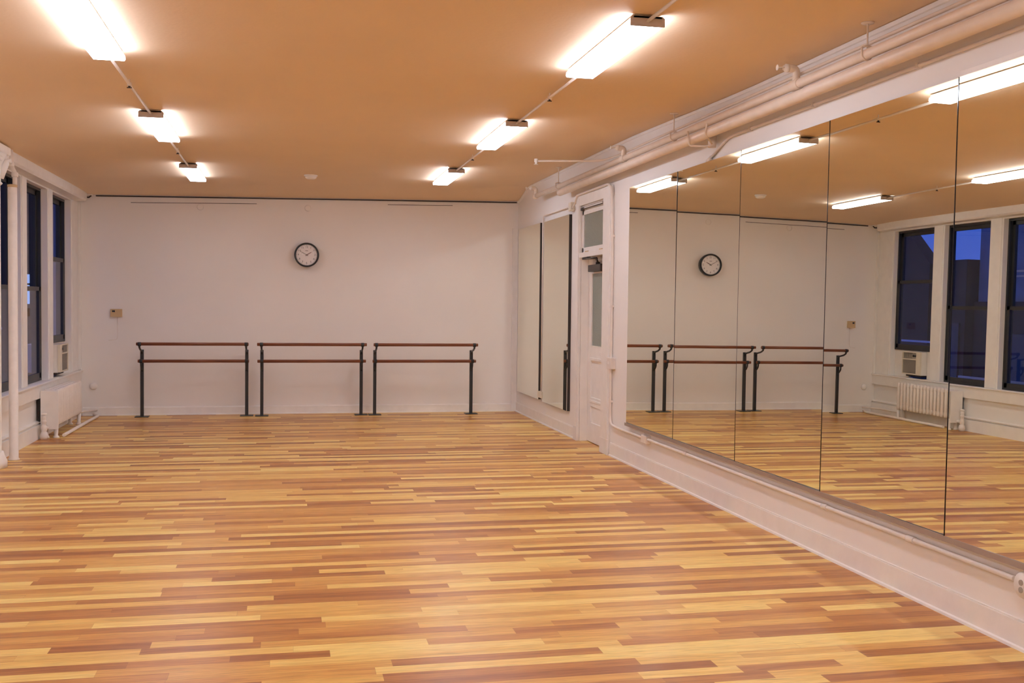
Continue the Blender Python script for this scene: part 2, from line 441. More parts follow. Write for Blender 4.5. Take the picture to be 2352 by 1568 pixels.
obj('inlet_pipe', lambda bm: tube(bm, [(-2.555, 12.095, .12), (-2.54, 12.16, .12), (-2.52, 12.23, .12)], .018), M_pipe, rd)
obj('shade_board', B((-2.645, -2.625, 12.21, 13.50, .0, .43)), M_board, rd, 'dark sheet standing in for the shade behind the radiator')  # dark sheet added to paint in the shaded recess behind the sections
obj('bleed_valve', lambda bm: tube(bm, [(-2.56, 13.56, .34), (-2.56, 13.62, .34), (-2.56, 13.65, .35)], [.012, .012, .018], 10), M_bronze, rd, 'small dark bleed valve')
tag(obj('heating_pipe', lambda bm: tube(bm, path([(-2.395, 12.30, .02), (-2.385, 13.6, .02), (-2.37, 14.3, .02), (-2.45, 14.5, .02)], .08), .019), M_pipe), 'painted heating pipe lying on the floor under the radiator', 'pipe')
tag(obj('heating_pipe', lambda bm: tube(bm, path([(-2.585, 13.68, .075), (-2.585, 14.25, .075), (-2.42, 14.5, .075)], .08), .012), M_pipe), 'thin painted heating pipe running from radiator into the back corner', 'pipe')

# riser pipe and iron column at the left edge
rp = thing('riser_pipe', 'white vertical steam riser standing before the window wall', 'pipe', (-2.50, 10.58, 0))
obj('lower_pipe', lambda bm: lathe(bm, [(.05, 0), (.05, .012), (.041, .02), (.041, 2.54), (.036, 2.55)], (-2.50, 10.58, 0), 24), M_pipe, rp)
obj('collar', lambda bm: lathe(bm, [(.041, 2.545), (.043, 2.55), (.043, 2.568), (.03, 2.572)], (-2.50, 10.58, 0), 24), M_tan, rp, 'tan collar at the pipe joint')
obj('upper_pipe', lambda bm: tube(bm, path([(-2.478, 10.58, 2.56), (-2.478, 10.58, 2.68), (-2.50, 10.56, 2.73), (-2.505, 10.55, ceil_z(-2.5))], .03), .02), M_pipe, rp)
obj('coupling', lambda bm: lathe(bm, [(.024, 2.64), (.03, 2.645), (.03, 2.68), (.024, 2.685)], (-2.478, 10.58, 0), 18), M_pipe, rp)
obj('elbow', lambda bm: lathe(bm, [(.022, 2.73), (.03, 2.735), (.03, 2.765), (.022, 2.77)], (-2.505, 10.55, 0), 18), M_pipe, rp)
co = thing('iron_column', 'white cast iron column with leafy capital at the left edge', 'column', (-2.66, 10.12, 0))
cz = ceil_z(-2.66)
obj('base', lambda bm: lathe(bm, [(.21, 0), (.21, .06), (.19, .10), (.18, .14)], (-2.66, 10.12, 0), 32), M_trim, co)
def shaft(bm):
    n = 64; prof = []
    for j in range(n):
        a = 2 * PI * j / n; r = .165 - (.008 if j % 4 in (0,) else 0)
        prof.append((-2.66 + r * math.cos(a), 10.12 + r * math.sin(a)))
    prism(bm, prof, 'z', .13, 2.56)
obj('shaft', shaft, M_trim, co)
cap = obj('capital', lambda bm: lathe(bm, [(.17, 2.52), (.185, 2.535), (.17, 2.55), (.17, 2.60), (.18, 2.70), (.215, 2.78), (.22, 2.80)], (-2.66, 10.12, 0), 32), M_trim, co)
for k in range(8):
    a = 2 * PI * k / 8 + .2
    def leaf(bm, a=a):
        d = Vector((math.cos(a), math.sin(a), 0)); c = Vector((-2.66, 10.12, 0))
        tube(bm, [c + d * .165 + Vector((0, 0, 2.58)), c + d * .185 + Vector((0, 0, 2.66)), c + d * .22 + Vector((0, 0, 2.73)), c + d * .245 + Vector((0, 0, 2.74)), c + d * .25 + Vector((0, 0, 2.715))], [.028, .034, .026, .02, .012], 10)
    obj('leaf', leaf, M_trim, cap)
for k in range(4):
    a = PI / 4 + PI / 2 * k
    def vol(bm, a=a):
        d = Vector((math.cos(a), math.sin(a), 0)); c = Vector((-2.66, 10.12, 0)); s = d.cross(Vector((0, 0, 1)))
        pts = []
        for i in range(15):
            t = i / 14 * 2.6 * PI; r = .034 * (1 - i / 18)
            pts.append(c + d * (.235 + r * math.cos(t)) + Vector((0, 0, 2.785 + r * math.sin(t))))
        tube(bm, pts, .013, 8)
    obj('volute', vol, M_trim, cap)
obj('abacus', B((-2.66 - .21, -2.66 + .21, 10.12 - .21, 10.12 + .21, 2.80, cz - .012, .012)), M_trim, co)

# ================================================================== DOOR
def case(bm):
    x0 = 3.163
    for a, b in ((DY1, 11.39), (10.11, DY0)):
        box(bm, x0, XR, a, b, 0, 2.70, .004)
        box(bm, x0 - .01, x0 + .002, a + .015, b - .015, .14, 2.69, .004)
        box(bm, x0 - .012, x0 + .002, a - .003, b + .003, 0, .16, .003)
    box(bm, x0 - .004, XR, 10.09, 11.41, 2.60, 2.715, .005)
    box(bm, x0 - .002, XR + .16, DY0 - .001, DY1 + .001, 2.03, 2.085, .003)       # transom bar
    box(bm, XR, 3.38, DY1 - .012, DY1 + .002, 0, DZ); box(bm, XR, 3.38, DY0 - .002, DY0 + .012, 0, DZ)
    box(bm, XR, 3.38, DY0, DY1, DZ - .012, DZ + .001)
struct('trim_6', case, M_trim)
d1 = thing('door_1', '', '', (3.29, 10.815, 0)); del d1['label']; del d1['category']; d1['kind'] = 'structure'
a, b = DY0 + .013, DY1 - .013
x0, x1 = 3.27, 3.312
def dframe(bm):
    box(bm, x0, x1, a, a + .13, .008, 2.028, .003); box(bm, x0, x1, b - .13, b, .008, 2.028, .003)
    c, d = a + .1299, b - .1299
    box(bm, x0, x1, c, d, 1.86, 2.028, .002); box(bm, x0, x1, c, d, .008, .22, .002)
    box(bm, x0, x1, c, d, .90, 1.06, .002); box(bm, x0, x1, c, d, .40, .50, .002)
    box(bm, x0 - .012, x0 + .004, a + .12, b - .12, .905, .935, .004)
    box(bm, x0 - .008, x0 + .004, a + .12, b - .12, .445, .47, .003)
obj('door_slab', dframe, M_trim, d1)
obj('door_panel', B((x0 + .012, x1 - .012, a + .12, b - .12, .49, .91)), M_trim, d1)
obj('door_panel', B((x0 + .012, x1 - .012, a + .12, b - .12, .21, .41)), M_trim, d1)
obj('door_glass', B((x0 + .010, x1 - .012, a + .12, b - .12, 1.05, 1.87)), M_frost, d1, 'greenish frosted glass')
def bead(bm):
    for q in ((a + .128, a + .142, 1.055, 1.865), (b - .142, b - .128, 1.055, 1.865)): box(bm, x0 - .004, x0 + .012, *q)
    box(bm, x0 - .004, x0 + .012, a + .128, b - .128, 1.053, 1.067); box(bm, x0 - .004, x0 + .012, a + .128, b - .128, 1.853, 1.867)
obj('glazing_bead', bead, M_plastic_white, d1)
obj('keyhole', B((x0 - .003, x0 + .002, 10.692, 10.708, .68, .72)), M_black, d1, 'dark keyhole')
obj('letter_slot', B((x0 - .006, x0 + .002, 10.62, 10.80, .975, 1.01, .002)), M_trim, d1)
cl = thing('door_closer', 'dark bronze hydraulic door closer box at the head of the white door', 'door closer', (3.24, 10.80, 1.88))
obj('closer_body', B((3.205, 3.27, 10.60, 11.06, 1.87, 1.945, .006)), M_bronze, cl)
obj('spindle', lambda bm: lathe(bm, [(.025, 1.94), (.025, 1.965), (.018, 1.97)], (3.235, 10.78, 0), 14), M_bronze, cl)
obj('arm', lambda bm: tube(bm, [(3.235, 10.78, 1.965), (3.14, 10.52, 1.99), (3.14, 10.50, 1.99)], .011, 10), M_bronze, cl)
obj('arm', lambda bm: tube(bm, [(3.14, 10.52, 2.0), (3.165, 10.98, 2.012)], .011, 10), M_bronze, cl)
obj('bracket', B((3.155, 3.20, 10.93, 11.12, 2.005, 2.03, .004)), M_bronze, cl)
# transom light over the door
tr = thing('window_5', '', '', (3.21, 10.815, 2.09)); del tr['label']; del tr['category']; tr['kind'] = 'structure'
obj('window_frame', B((3.192, 3.23, a, a + .06, 2.086, 2.585), (3.192, 3.23, b - .045, b, 2.086, 2.585), (3.192, 3.23, a, b, 2.50, 2.585), (3.192, 3.23, a, b, 2.086, 2.14)), M_trim, tr)
obj('pane', B((3.205, 3.215, a + .05, b - .04, 2.13, 2.51)), M_frost, tr)
obj('operator_rod', lambda bm: tube(bm, [(3.168, 10.33, 2.555), (3.168, 11.21, 2.56)], .006, 8), M_dark, tr)
for yy in (10.38, 11.2): obj('rod_clamp', B((3.16, 3.192, yy - .025, yy + .025, 2.545, 2.575, .004)), M_bronze, tr)
for yy in (10.52, 11.05): obj('hinge', B((3.18, 3.194, yy - .05, yy + .05, 2.075, 2.10, .003)), M_tan, tr)

# ================================================================== MIRRORS
def mirror(y0, y1, z0, z1, label, group, tilt=(0, 0), bow=(0, 0), top=.0, bottom=.0, side=.0):
    yc, zc = (y0 + y1) / 2, (z0 + z1) / 2
    t = thing('wall_mirror', label, 'mirror', (XR - .006, yc, z0), group)
    obj('backing_board', B((XR - .012, XR - .0005, y0 - side, y1 + side, z0 - bottom, z1 + top)), M_board, t)
    def glass(bm):
        n, m = 16, 16
        F = []; K = []
        for i in range(n + 1):
            for j in range(m + 1):
                y = y0 + .002 + (y1 - y0 - .004) * i / n; z = z0 + (z1 - z0) * j / m
                u, w = (y - yc) / ((y1 - y0) / 2), (z - zc) / ((z1 - z0) / 2)
                d = tilt[0] * (y - yc) + tilt[1] * (z - zc) + bow[0] * (u * u - 1) * (y1 - y0) / 4 + bow[1] * (w * w - 1) * (z1 - z0) / 4
                F.append(bm.verts.new((XR - .034 + d, y, z))); K.append(bm.verts.new((XR - .0125, y, z)))
        fs = []
        q = lambda i, j: i * (m + 1) + j
        for i in range(n):
            for j in range(m):
                f = bm.faces.new((F[q(i, j)], F[q(i, j + 1)], F[q(i + 1, j + 1)], F[q(i + 1, j)])); f.smooth = True; fs.append(f)
                fs.append(bm.faces.new((K[q(i, j)], K[q(i + 1, j)], K[q(i + 1, j + 1)], K[q(i, j + 1)])))
        rim = [q(i, 0) for i in range(n + 1)] + [q(n, j) for j in range(1, m + 1)] + [q(i, m) for i in range(n - 1, -1, -1)] + [q(0, j) for j in range(m - 1, 0, -1)]
        for k in range(len(rim)):
            s, e = rim[k], rim[(k + 1) % len(rim)]
            ef = bm.faces.new((F[s], F[e], K[e], K[s])); ef.material_index = 1; fs.append(ef)
        bmesh.ops.recalc_face_normals(bm, faces=fs)
        for f in bm.faces:
            if not f.smooth:
                for e in f.edges: e.smooth = False
    g_ = obj('mirror_glass', glass, M_mirror, t); g_.data.materials.append(M_board)
    return t
MZ0, MZ1 = .400, 2.618
seams = [9.506, 8.262, 7.012, 5.768, 4.536, 3.296, 2.056, .816]
mlab = ['narrow-looking mirror panel farthest down the long row, beside the door', 'second mirror panel from the door, reflecting the wall clock',
        'third mirror panel from the door, reflecting the ballet barre nearest the windows', 'fourth mirror panel from the door, reflecting the air conditioner',
        'mirror panel at the right edge of the photo, reflecting the second window', 'mirror panel just beyond the right edge of the view', 'last mirror panel of the long row, beside the camera']
TILT = [(-.0005, .0018), (0, .0043), (-.0050, .0050), (-.0062, .0079), (-.0110, .0084), (0, 0), (0, 0)]
BOW = [(.0006, .0004), (-.0012, .0020), (.0008, .0041), (.0042, .0021), (.0008, .0014), (0, 0), (0, 0)]
for i in range(7):
    lastmirror = mirror(seams[i + 1] + .004, seams[i] - .004, MZ0, MZ1, mlab[i], 'mirror panels along the long right wall', TILT[i], BOW[i], side=.004)
    if i < 6:
        def fr(z, i=i):
            h = (z - 1.509)
            a = TILT[i][0] * -.62 + TILT[i][1] * h; b = TILT[i + 1][0] * .62 + TILT[i + 1][1] * h
            return XR - .0355 + min(a, b)
        def strip(bm, i=i, fr=fr):
            prism(bm, [(XR - .0125, MZ0), (fr(MZ0), MZ0), (fr(MZ1), MZ1), (XR - .0125, MZ1)], 'y', seams[i + 1] - .0025, seams[i + 1] + .0025)
        obj('edge_strip', strip, M_strip, lastmirror, 'thin dark strip at the panel joint')
    if i >= 4: obj('top_cleat', B((XR - .024, XR - .0005, seams[i + 1], seams[i], MZ1 + .001, MZ1 + .03, .002)), M_trim, lastmirror)
tag(obj('mirror_channel', lambda bm: prism(bm, [(XR, .372), (XR - .048, .372), (XR - .050, .374), (XR - .050, .401), (XR - .047, .401), (XR - .047, .398), (XR, .398)], 'y', .82, 9.51), M_chan),
    'dull metal channel carrying the long row of mirrors', 'channel')
mirror(13.07, 14.35, .30, 2.553, 'tall mirror in the back right corner, left of the thin conduit', 'mirror panels between back wall and door')
mirror(11.66, 12.87, .29, 2.545, 'tall mirror between thin conduit and the white door', 'mirror panels between back wall and door')

# ================================================================== BALLET BARRES
def barre(xa, xb, y, posts, label):
    t = thing('ballet_barre', label, 'ballet barre', ((xa + xb) / 2, y, 0), 'ballet barres by the back wall')
    yu, yl = y - .25, y - .10
    for px in posts:
        p = obj('post', B((px - .021, px + .021, y - .021, y + .021, .008, .875, .003)), M_black, t)
        obj('base_plate', B((px - .085, px + .085, y - .075, y + .075, 0, .009, .002)), M_black, p)
        def br(bm, px=px):
            tube(bm, path([(px, y, .80), (px, y - .03, .86), (px, yu + .07, .885), (px, yu, .915), (px, yu, .94)], .05), .013, 10)
            lathe(bm, [(.024, -.02), (.026, -.018), (.026, .018), (.024, .02)], (px, yu, .955), 16, 'x')
        obj('upper_bracket', br, M_black, t)
        def br2(bm, px=px):
            tube(bm, path([(px, y - .015, .60), (px, yl + .03, .635), (px, yl, .67), (px, yl, .712)], .04), .012, 10)
            lathe(bm, [(.024, -.02), (.026, -.018), (.026, .018), (.024, .02)], (px, yl, .730), 16, 'x')
        obj('lower_bracket', br2, M_black, t)
    def rl(yy, z):
        return lambda bm: tube(bm, [(xa, yy, z), (xa + .004, yy, z), (xb - .004, yy, z), (xb, yy, z)], [.016, .0205, .0205, .016], 16)
    obj('upper_rail', rl(yu, .957), M_rail, t, 'upper reddish wooden rail')
    obj('lower_rail', rl(yl, .730), M_rail, t, 'lower reddish wooden rail')
barre(-1.875, -.486, 14.32, (-1.835, -.517), 'double ballet barre with wooden rails nearest the windows')
barre(-.378, 1.037, 14.28, (-.322, .982), 'middle of the three double ballet barres, below and right of the clock')
barre(1.125, 2.53, 14.26, (1.163, 2.482), 'double ballet barre with wooden rails nearest the corner mirrors')

# ================================================================== CLOCK
CX, CZ, CY = .257, 2.147, YB
ck = thing('wall_clock', 'round black rimmed clock with pale face on the back wall', 'clock', (CX, CY, CZ - .166))
obj('case', lambda bm: lathe(bm, [(.135, 0), (.150, -.006), (.162, -.05), (.165, -.09), (.162, -.112), (.155, -.120), (.146, -.118), (.141, -.104), (.141, -.088), (.05, -.086)], (CX, CY, CZ), 64, 'y'), M_black, ck)
obj('face', lambda bm: lathe(bm, [(.1405, -.089), (.1405, -.091)], (CX, CY, CZ), 64, 'y'), M_face, ck)
def text_mesh(s, size):
    cu = bpy.data.curves.new('t', 'FONT'); cu.body = s; cu.size = size; cu.align_x = 'CENTER'; cu.align_y = 'CENTER'; cu.extrude = .0004
    o = bpy.data.objects.new('t', cu); C.objects.link(o)
    bpy.context.view_layer.update()
    me = bpy.data.meshes.new_from_object(o.evaluated_get(bpy.context.evaluated_depsgraph_get()))
    bpy.data.objects.remove(o); bpy.data.curves.remove(cu)
    return me
def nums(bm):
    for k in range(1, 13):
        me = text_mesh(str(k), .036)
        a_ = 2 * PI * k / 12
        n0 = len(bm.verts); bm.from_mesh(me); bm.verts.ensure_lookup_table()
        for v in bm.verts[n0:]:
            p = v.co.copy(); v.co = Vector((CX + .108 * math.sin(a_) + p.x, CY - .0916 - p.z, CZ + .108 * math.cos(a_) + p.y))
        bpy.data.meshes.remove(me)
    for k in range(60):
        a_ = 2 * PI * k / 60; r0 = .129 if k % 5 else .126
        d = Vector((math.sin(a_), 0, math.cos(a_))); s = Vector((math.cos(a_), 0, -math.sin(a_))) * (.0009 if k % 5 else .0018)
        q = [bm.verts.new(Vector((CX, CY - .0918, CZ)) + p) for p in (d * r0 - s, d * .135 - s, d * .135 + s, d * r0 + s)]
        bm.faces.new(q)
obj('numerals', nums, M_black, ck)
obj('maker_mark', B((CX - .018, CX + .018, CY - .0922, CY - .0912, CZ + .052, CZ + .058)), M_dark, ck)
def hand(ang, ln, w, dy, tail):
    def f(bm):
        d = Vector((math.sin(ang), 0, math.cos(ang))); s = Vector((math.cos(ang), 0, -math.sin(ang)))
        pr = [d * -tail - s * w * .6, d * (ln * .5) - s * w, d * ln - s * w * .3, d * ln + s * w * .3, d * (ln * .5) + s * w, d * -tail + s * w * .6]
        c = Vector((CX, CY - dy, CZ))
        A = [bm.verts.new(c + p) for p in pr]; Bv = [bm.verts.new(c + p + Vector((0, -.001, 0))) for p in pr]
        fs = [bm.faces.new(A), bm.faces.new(Bv[::-1])]
        for i in range(6): fs.append(bm.faces.new((A[i], A[(i + 1) % 6], Bv[(i + 1) % 6], Bv[i])))
        bmesh.ops.recalc_face_normals(bm, faces=fs)
    return f
obj('hour_hand', hand(math.radians(58), .075, .004, .094, .02), M_black, ck)
obj('minute_hand', hand(math.radians(299), .105, .003, .0965, .022), M_black, ck)
obj('second_hand', hand(math.radians(62), .10, .0011, .099, .026), M_red, ck, 'thin red second hand')
obj('hub', lambda bm: lathe(bm, [(.006, -.091), (.006, -.101), (.003, -.103)], (CX, CY, CZ), 14, 'y'), M_black, ck)
obj('crystal', lambda bm: lathe(bm, [(.141, -.106), (.141, -.107), (.09, -.112), (.04, -.1145), (.004, -.115)], (CX, CY, CZ), 48, 'y'), M_crystal, ck)

# ================================================================== BACK WALL BITS
th = thing('thermostat', 'small tan thermostat on the back wall near the windows', 'thermostat', (-2.182, YB, 1.29))
obj('body', B((-2.254, -2.11, YB - .032, YB, 1.293, 1.396, .005)), M_tan, th)
obj('display', B((-2.232, -2.196, YB - .034, YB - .03, 1.355, 1.378)), M_black, th)
obj('lower_lip', B((-2.252, -2.112, YB - .037, YB - .03, 1.293, 1.303, .002)), M_tan, th)
tag(obj('thermostat_wire', lambda bm: tube(bm, path([(-2.166, YB - .002, 1.293), (-2.17, YB - .002, 1.0), (-2.28, YB - .002, .985)], .03), .003, 6), M_pipe), 'thin painted wire dropping below the tan thermostat', 'wire')
tag(obj('ceiling_cable', lambda bm: tube(bm, [(-2.43, YB - .012, line_z(-2.43) - .016), (-1., YB - .012, line_z(-1.) - .016), (1., YB - .012, line_z(1.) - .015), (3.16, YB - .012, line_z(3.16) - .018)], .008, 8), M_dark), 'dark cable running along the top of the back wall', 'cable')
tag(obj('plaster_patch', lambda bm: lathe(bm, [(.05, .002), (.048, -.012), (.03, -.03), (.006, -.034)], (-2.466, YB, .385), 20, 'y'), M_wall), 'round painted pipe cap low on the back wall, left of the barres', 'pipe cap')
tag(obj('plaster_patch', lambda bm: lathe(bm, [(.045, .002), (.043, -.003), (.03, -.006), (.005, -.007)], (.271, YB, 2.782), 20, 'y'), M_wall), 'round plaster patch high above the clock', 'plaster patch')
tag(obj('plaster_patch', lambda bm: lathe(bm, [(.045, .002), (.043, -.003), (.03, -.006), (.005, -.007)], (-1.128, YB, 2.757), 20, 'y'), M_wall), 'faint round plaster patch near the ceiling, left of the clock', 'plaster patch')
tag(obj('wall_crack', lambda bm: tube(bm, [(-2.0, YB - .001, 2.788), (-1.3, YB - .001, 2.803), (-.4, YB - .001, 2.82)], .0035, 6), M_dark), 'thin dark crack near the ceiling at left of the back wall', 'crack')
tag(obj('wall_crack', lambda bm: tube(bm, [(1.35, YB - .001, 2.861), (1.8, YB - .001, 2.868), (2.25, YB - .001, 2.877)], .0035, 6), M_dark), 'thin dark crack near the ceiling at right of the back wall', 'crack')
br = thing('ceiling_bracket', 'small bracket at the ceiling in the back left corner', 'bracket', (-2.52, 14.45, line_z(-2.52) - .05))
obj('plate', B((-2.58, -2.46, 14.42, 14.50, line_z(-2.58) - .02, line_z(-2.58) - .001)), M_pipe, br)
obj('clip', lambda bm: tube(bm, [(-2.57, 14.45, line_z(-2.57) - .02), (-2.54, 14.45, line_z(-2.57) - .045), (-2.50, 14.45, line_z(-2.57) - .045), (-2.47, 14.45, line_z(-2.57) - .02)], .009, 8), M_bronze, br)
sd = thing('smoke_detector', 'small white smoke detector on the ceiling above the clock', 'smoke detector', (.27, 12.68, ceil_z(.27) - .045))
obj('base', lambda bm: lathe(bm, [(.078, .0), (.078, -.013), (.069, -.015)], (.27, 12.68, ceil_z(.27) - .001), 28), M_plastic_white, sd)
obj('cover', lambda bm: lathe(bm, [(.067, -.014), (.064, -.033), (.045, -.046), (.006, -.048)], (.27, 12.68, ceil_z(.27) - .001), 28), M_plastic_white, sd)

# ================================================================== CEILING LIGHTS
def fixture(xc, y0, y1, label, lamp=None):
    zc = ceil_z(xc); k = 1.11
    t = thing('strip_light', label, 'ceiling light', (xc, (y0 + y1) / 2, zc - .062 * k), 'fluorescent strip lights on the ceiling')
    obj('housing', B((xc - .072 * k, xc + .072 * k, y0, y1, zc - .021 * k, zc - .008 * k, .002)), M_house, t)
    def dif(bm):
        prof = [(-.068, -.0215), (-.082, -.029), (-.083, -.047), (-.078, -.0545), (.078, -.0545), (.083, -.047), (.082, -.029), (.068, -.0215)]
        prism(bm, [(xc + p * k, zc + q * k) for p, q in prof], 'y', y0 + .012, y1 - .004)
    obj('diffuser', dif, lamp or M_lamp, t, 'glowing white wraparound diffuser')
    def capf(ya, yb_):
        prof = [(-.074, -.009), (-.0845, -.018), (-.0845, -.056), (.0845, -.056), (.0845, -.018), (.074, -.009)]
        return lambda bm: prism(bm, [(xc + p * k, zc + q * k) for p, q in prof], 'y', ya, yb_)
    obj('end_cap', capf(y0, y0 + .012), M_house, t, 'grey end cap')
    obj('end_plate', lambda bm: prism(bm, [(xc - .06 * k, zc - .010 * k), (xc - .06 * k, zc - .026 * k), (xc + .06 * k, zc - .026 * k), (xc + .06 * k, zc - .010 * k)], 'y', y1 - .004, y1 + .004), M_house, t)
    for yy in (y0 + .18, y1 - .18):
        obj('spacer', B((xc - .02, xc + .02, yy - .03, yy + .03, zc - .0125, zc - .0005)), M_house, t)
RX, LX = 1.84, -1.04
rows = {'r': [(5.285, 6.595), (8.49, 9.845), (11.64, 12.90)], 'l': [(5.35, 6.68), (8.64, 9.935), (11.79, 13.09)]}
nm = ['nearest', 'middle', 'farthest']
for i, (p, q) in enumerate(rows['r']): fixture(RX, p, q, nm[i] + ' strip light of the right-hand row on the ceiling')
for i, (p, q) in enumerate(rows['l']): fixture(LX, p, q, nm[i] + (' strip light of the left-hand row, cut by the top edge' if i == 0 else ' strip light of the left-hand row on the ceiling'), M_lamp3 if i == 2 else None)
fixture(RX, 2.1, 3.42, 'strip light of the right-hand row hanging above the camera')
fixture(LX, 2.12, 3.45, 'strip light of the left-hand row hanging above the camera')
fixture(RX, -1.05, .28, 'strip light of the right-hand row behind the camera')
fixture(LX, -1.05, .28, 'strip light of the left-hand row behind the camera')
def conduit(x, ya, yb_, label, clip=True):
    zc = ceil_z(x); z = zc - .036
    t = thing('ceiling_conduit', label, 'conduit', (x, (ya + yb_) / 2, z), 'conduits between the strip lights')
    obj('tube', lambda bm: tube(bm, [(x, ya + .008, z), (x, yb_ - .001, z)], .0095, 10), M_pipe, t)
    if clip:
        ym = ya + (yb_ - ya) * .42
        obj('clip', lambda bm: (box(bm, x - .013, x + .013, ym - .008, ym + .008, z - .012, z + .012), box(bm, x - .004, x + .004, ym - .004, ym + .004, z + .01, zc - .002)), M_pipe, t)
        obj('wing_nut', lambda bm: (lathe(bm, [(.004, -.026), (.008, -.022), (.008, -.012)], (x, ym, z), 10), box(bm, x - .016, x + .016, ym - .003, ym + .003, z - .026, z - .020)), M_bronze, t)
conduit(RX, 3.42, 5.285, 'conduit running from the nearest right-hand strip light towards the camera', False)
conduit(RX, 6.595, 8.49, 'conduit between nearest and middle right-hand strip lights')
conduit(RX, 9.845, 11.64, 'conduit between middle and farthest right-hand strip lights')
conduit(LX, 3.45, 5.35, 'conduit feeding the nearest left-hand strip light, out of view', False)
conduit(LX, 6.68, 8.64, 'conduit between nearest and middle left-hand strip lights')
conduit(LX, 9.935, 11.79, 'conduit between middle and farthest left-hand strip lights')

# ================================================================== PIPES ON THE RIGHT WALL
sp = thing('sprinkler_pipe', 'white sprinkler pipe with upright heads along the top of the right wall', 'pipe', (3.06, 6., 2.845))
obj('main_pipe', lambda bm: tube(bm, [(3.055, -2.59, 2.872), (3.055, 12.97, 2.872)], .028, 18), M_pipe2, sp)
def head(y, parent):
    t_ = obj('tee', lambda bm: (lathe(bm, [(.036, -.05), (.038, -.045), (.038, .045), (.036, .05)], (3.055, y, 2.872), 18, 'y') if False else
        tube(bm, [(3.055, y - .05, 2.872), (3.055, y - .045, 2.872), (3.055, y + .045, 2.872), (3.055, y + .05, 2.872)], [.030, .034, .034, .030], 18)), M_pipe2, parent)
    obj('riser', lambda bm: tube(bm, path([(3.055, y, 2.872), (3.055, y, 2.968), (2.995, y, 2.970)], .03), .024, 14), M_pipe2, t_)
    def hd(bm):
        lathe(bm, [(.026, 0), (.026, -.02), (.016, -.024), (.014, -.034)], (3.002, y, 2.970), 12, 'x')
        tube(bm, [(2.97, y - .012, 2.970), (2.945, y - .014, 2.970), (2.93, y, 2.970)], .0035, 6); tube(bm, [(2.97, y + .012, 2.970), (2.945, y + .014, 2.970), (2.93, y, 2.970)], .0035, 6)
        lathe(bm, [(.018, 0), (.018, -.003)], (2.93, y, 2.970), 14, 'x')
    obj('sprinkler_head', hd, M_plastic_white, t_)
for y in (6.01, 9.40, 12.93): head(y, sp)
def hanger(y, xc, x):
    zc = ceil_z(x, y) - .001
    def f(bm):
        tube(bm, [(x, y, zc), (x, y, 2.905)], .005, 8)
        tube(bm, [(x - .032, y, 2.91), (x - .032, y, 2.865), (x - .012, y, 2.842), (x + .012, y, 2.842), (x + .032, y, 2.865), (x + .032, y, 2.91), (x, y, 2.918), (x - .032, y, 2.91)], .006, 8)
    h_ = obj('hanger', f, M_pipe2, sp)
    obj('ceiling_plate', lambda bm: lathe(bm, [(.035, 0), (.034, -.006), (.008, -.008)], (x, y, zc), 18), M_pipe2, h_)
for y in (5.2, 8.1, 11.8): hanger(y, 3.055, 3.055)
tag(obj('steam_pipe', lambda bm: tube(bm, [(3.06, -2.59, 2.796), (3.06, 11.75, 2.796), (3.06, 11.76, 2.796)], [.038, .038, .034], 20), M_pipe2), 'thick white pipe below the sprinkler pipe, ending above the far mirrors', 'pipe')
tc_ = thing('thin_pipe', 'thin pipe above the sprinkler pipe, turning out along the ceiling', 'pipe', (3.10, 6, 2.93))
obj('tube', lambda bm: tube(bm, path([(3.10, -2.59, 2.946), (3.10, 9.8, 2.946), (3.05, 10.12, 2.944), (2.40, 10.16, 2.925)], .25, 8), .010, 10), M_pipe2, tc_)
obj('end_head', lambda bm: lathe(bm, [(.012, .022), (.02, .018), (.02, -.01), (.012, -.016), (.012, -.03), (.024, -.032), (.022, -.036)], (2.40, 10.16, 2.925), 14), M_plastic_white, tc_)
ec = thing('electrical_conduit', 'conduit along the wall above the long row of mirrors', 'conduit', (3.172, 5, 2.63))
obj('tube', lambda bm: tube(bm, path([(3.172, -2.59, 2.752), (3.172, 7.28, 2.752), (3.172, 7.60, 2.645)], .08), .0105, 10), M_pipe, ec)
for y in (4.9, 6.0, 6.9): obj('strap', B((3.158, XR, y - .01, y + .01, 2.738, 2.766)), M_pipe, ec)
obj('end_fitting', lambda bm: tube(bm, [(3.172, 7.60, 2.645), (3.172, 7.67, 2.622)], .016, 12), M_pipe, ec)
hb = thing('pipe_bracket', 'U-shaped iron bracket hanging below the thick pipe above the mirrors', 'bracket', (3.06, 7.5, 2.70))
obj('strap', lambda bm: tube(bm, path([(3.012, 7.69, 2.85), (3.012, 7.65, 2.735), (3.10, 7.56, 2.722), (3.10, 7.46, 2.712)], .02), .0075, 8), M_pipe2, hb)
obj('strap', lambda bm: tube(bm, path([(3.012, 7.31, 2.85), (3.012, 7.34, 2.79), (3.10, 7.42, 2.72)], .02), .0075, 8), M_pipe2, hb)
obj('clamp', lambda bm: tube(bm, [(3.135, 7.50, 2.705), (3.135, 7.50, 2.79)], [.03, .034], 12), M_pipe2, hb)

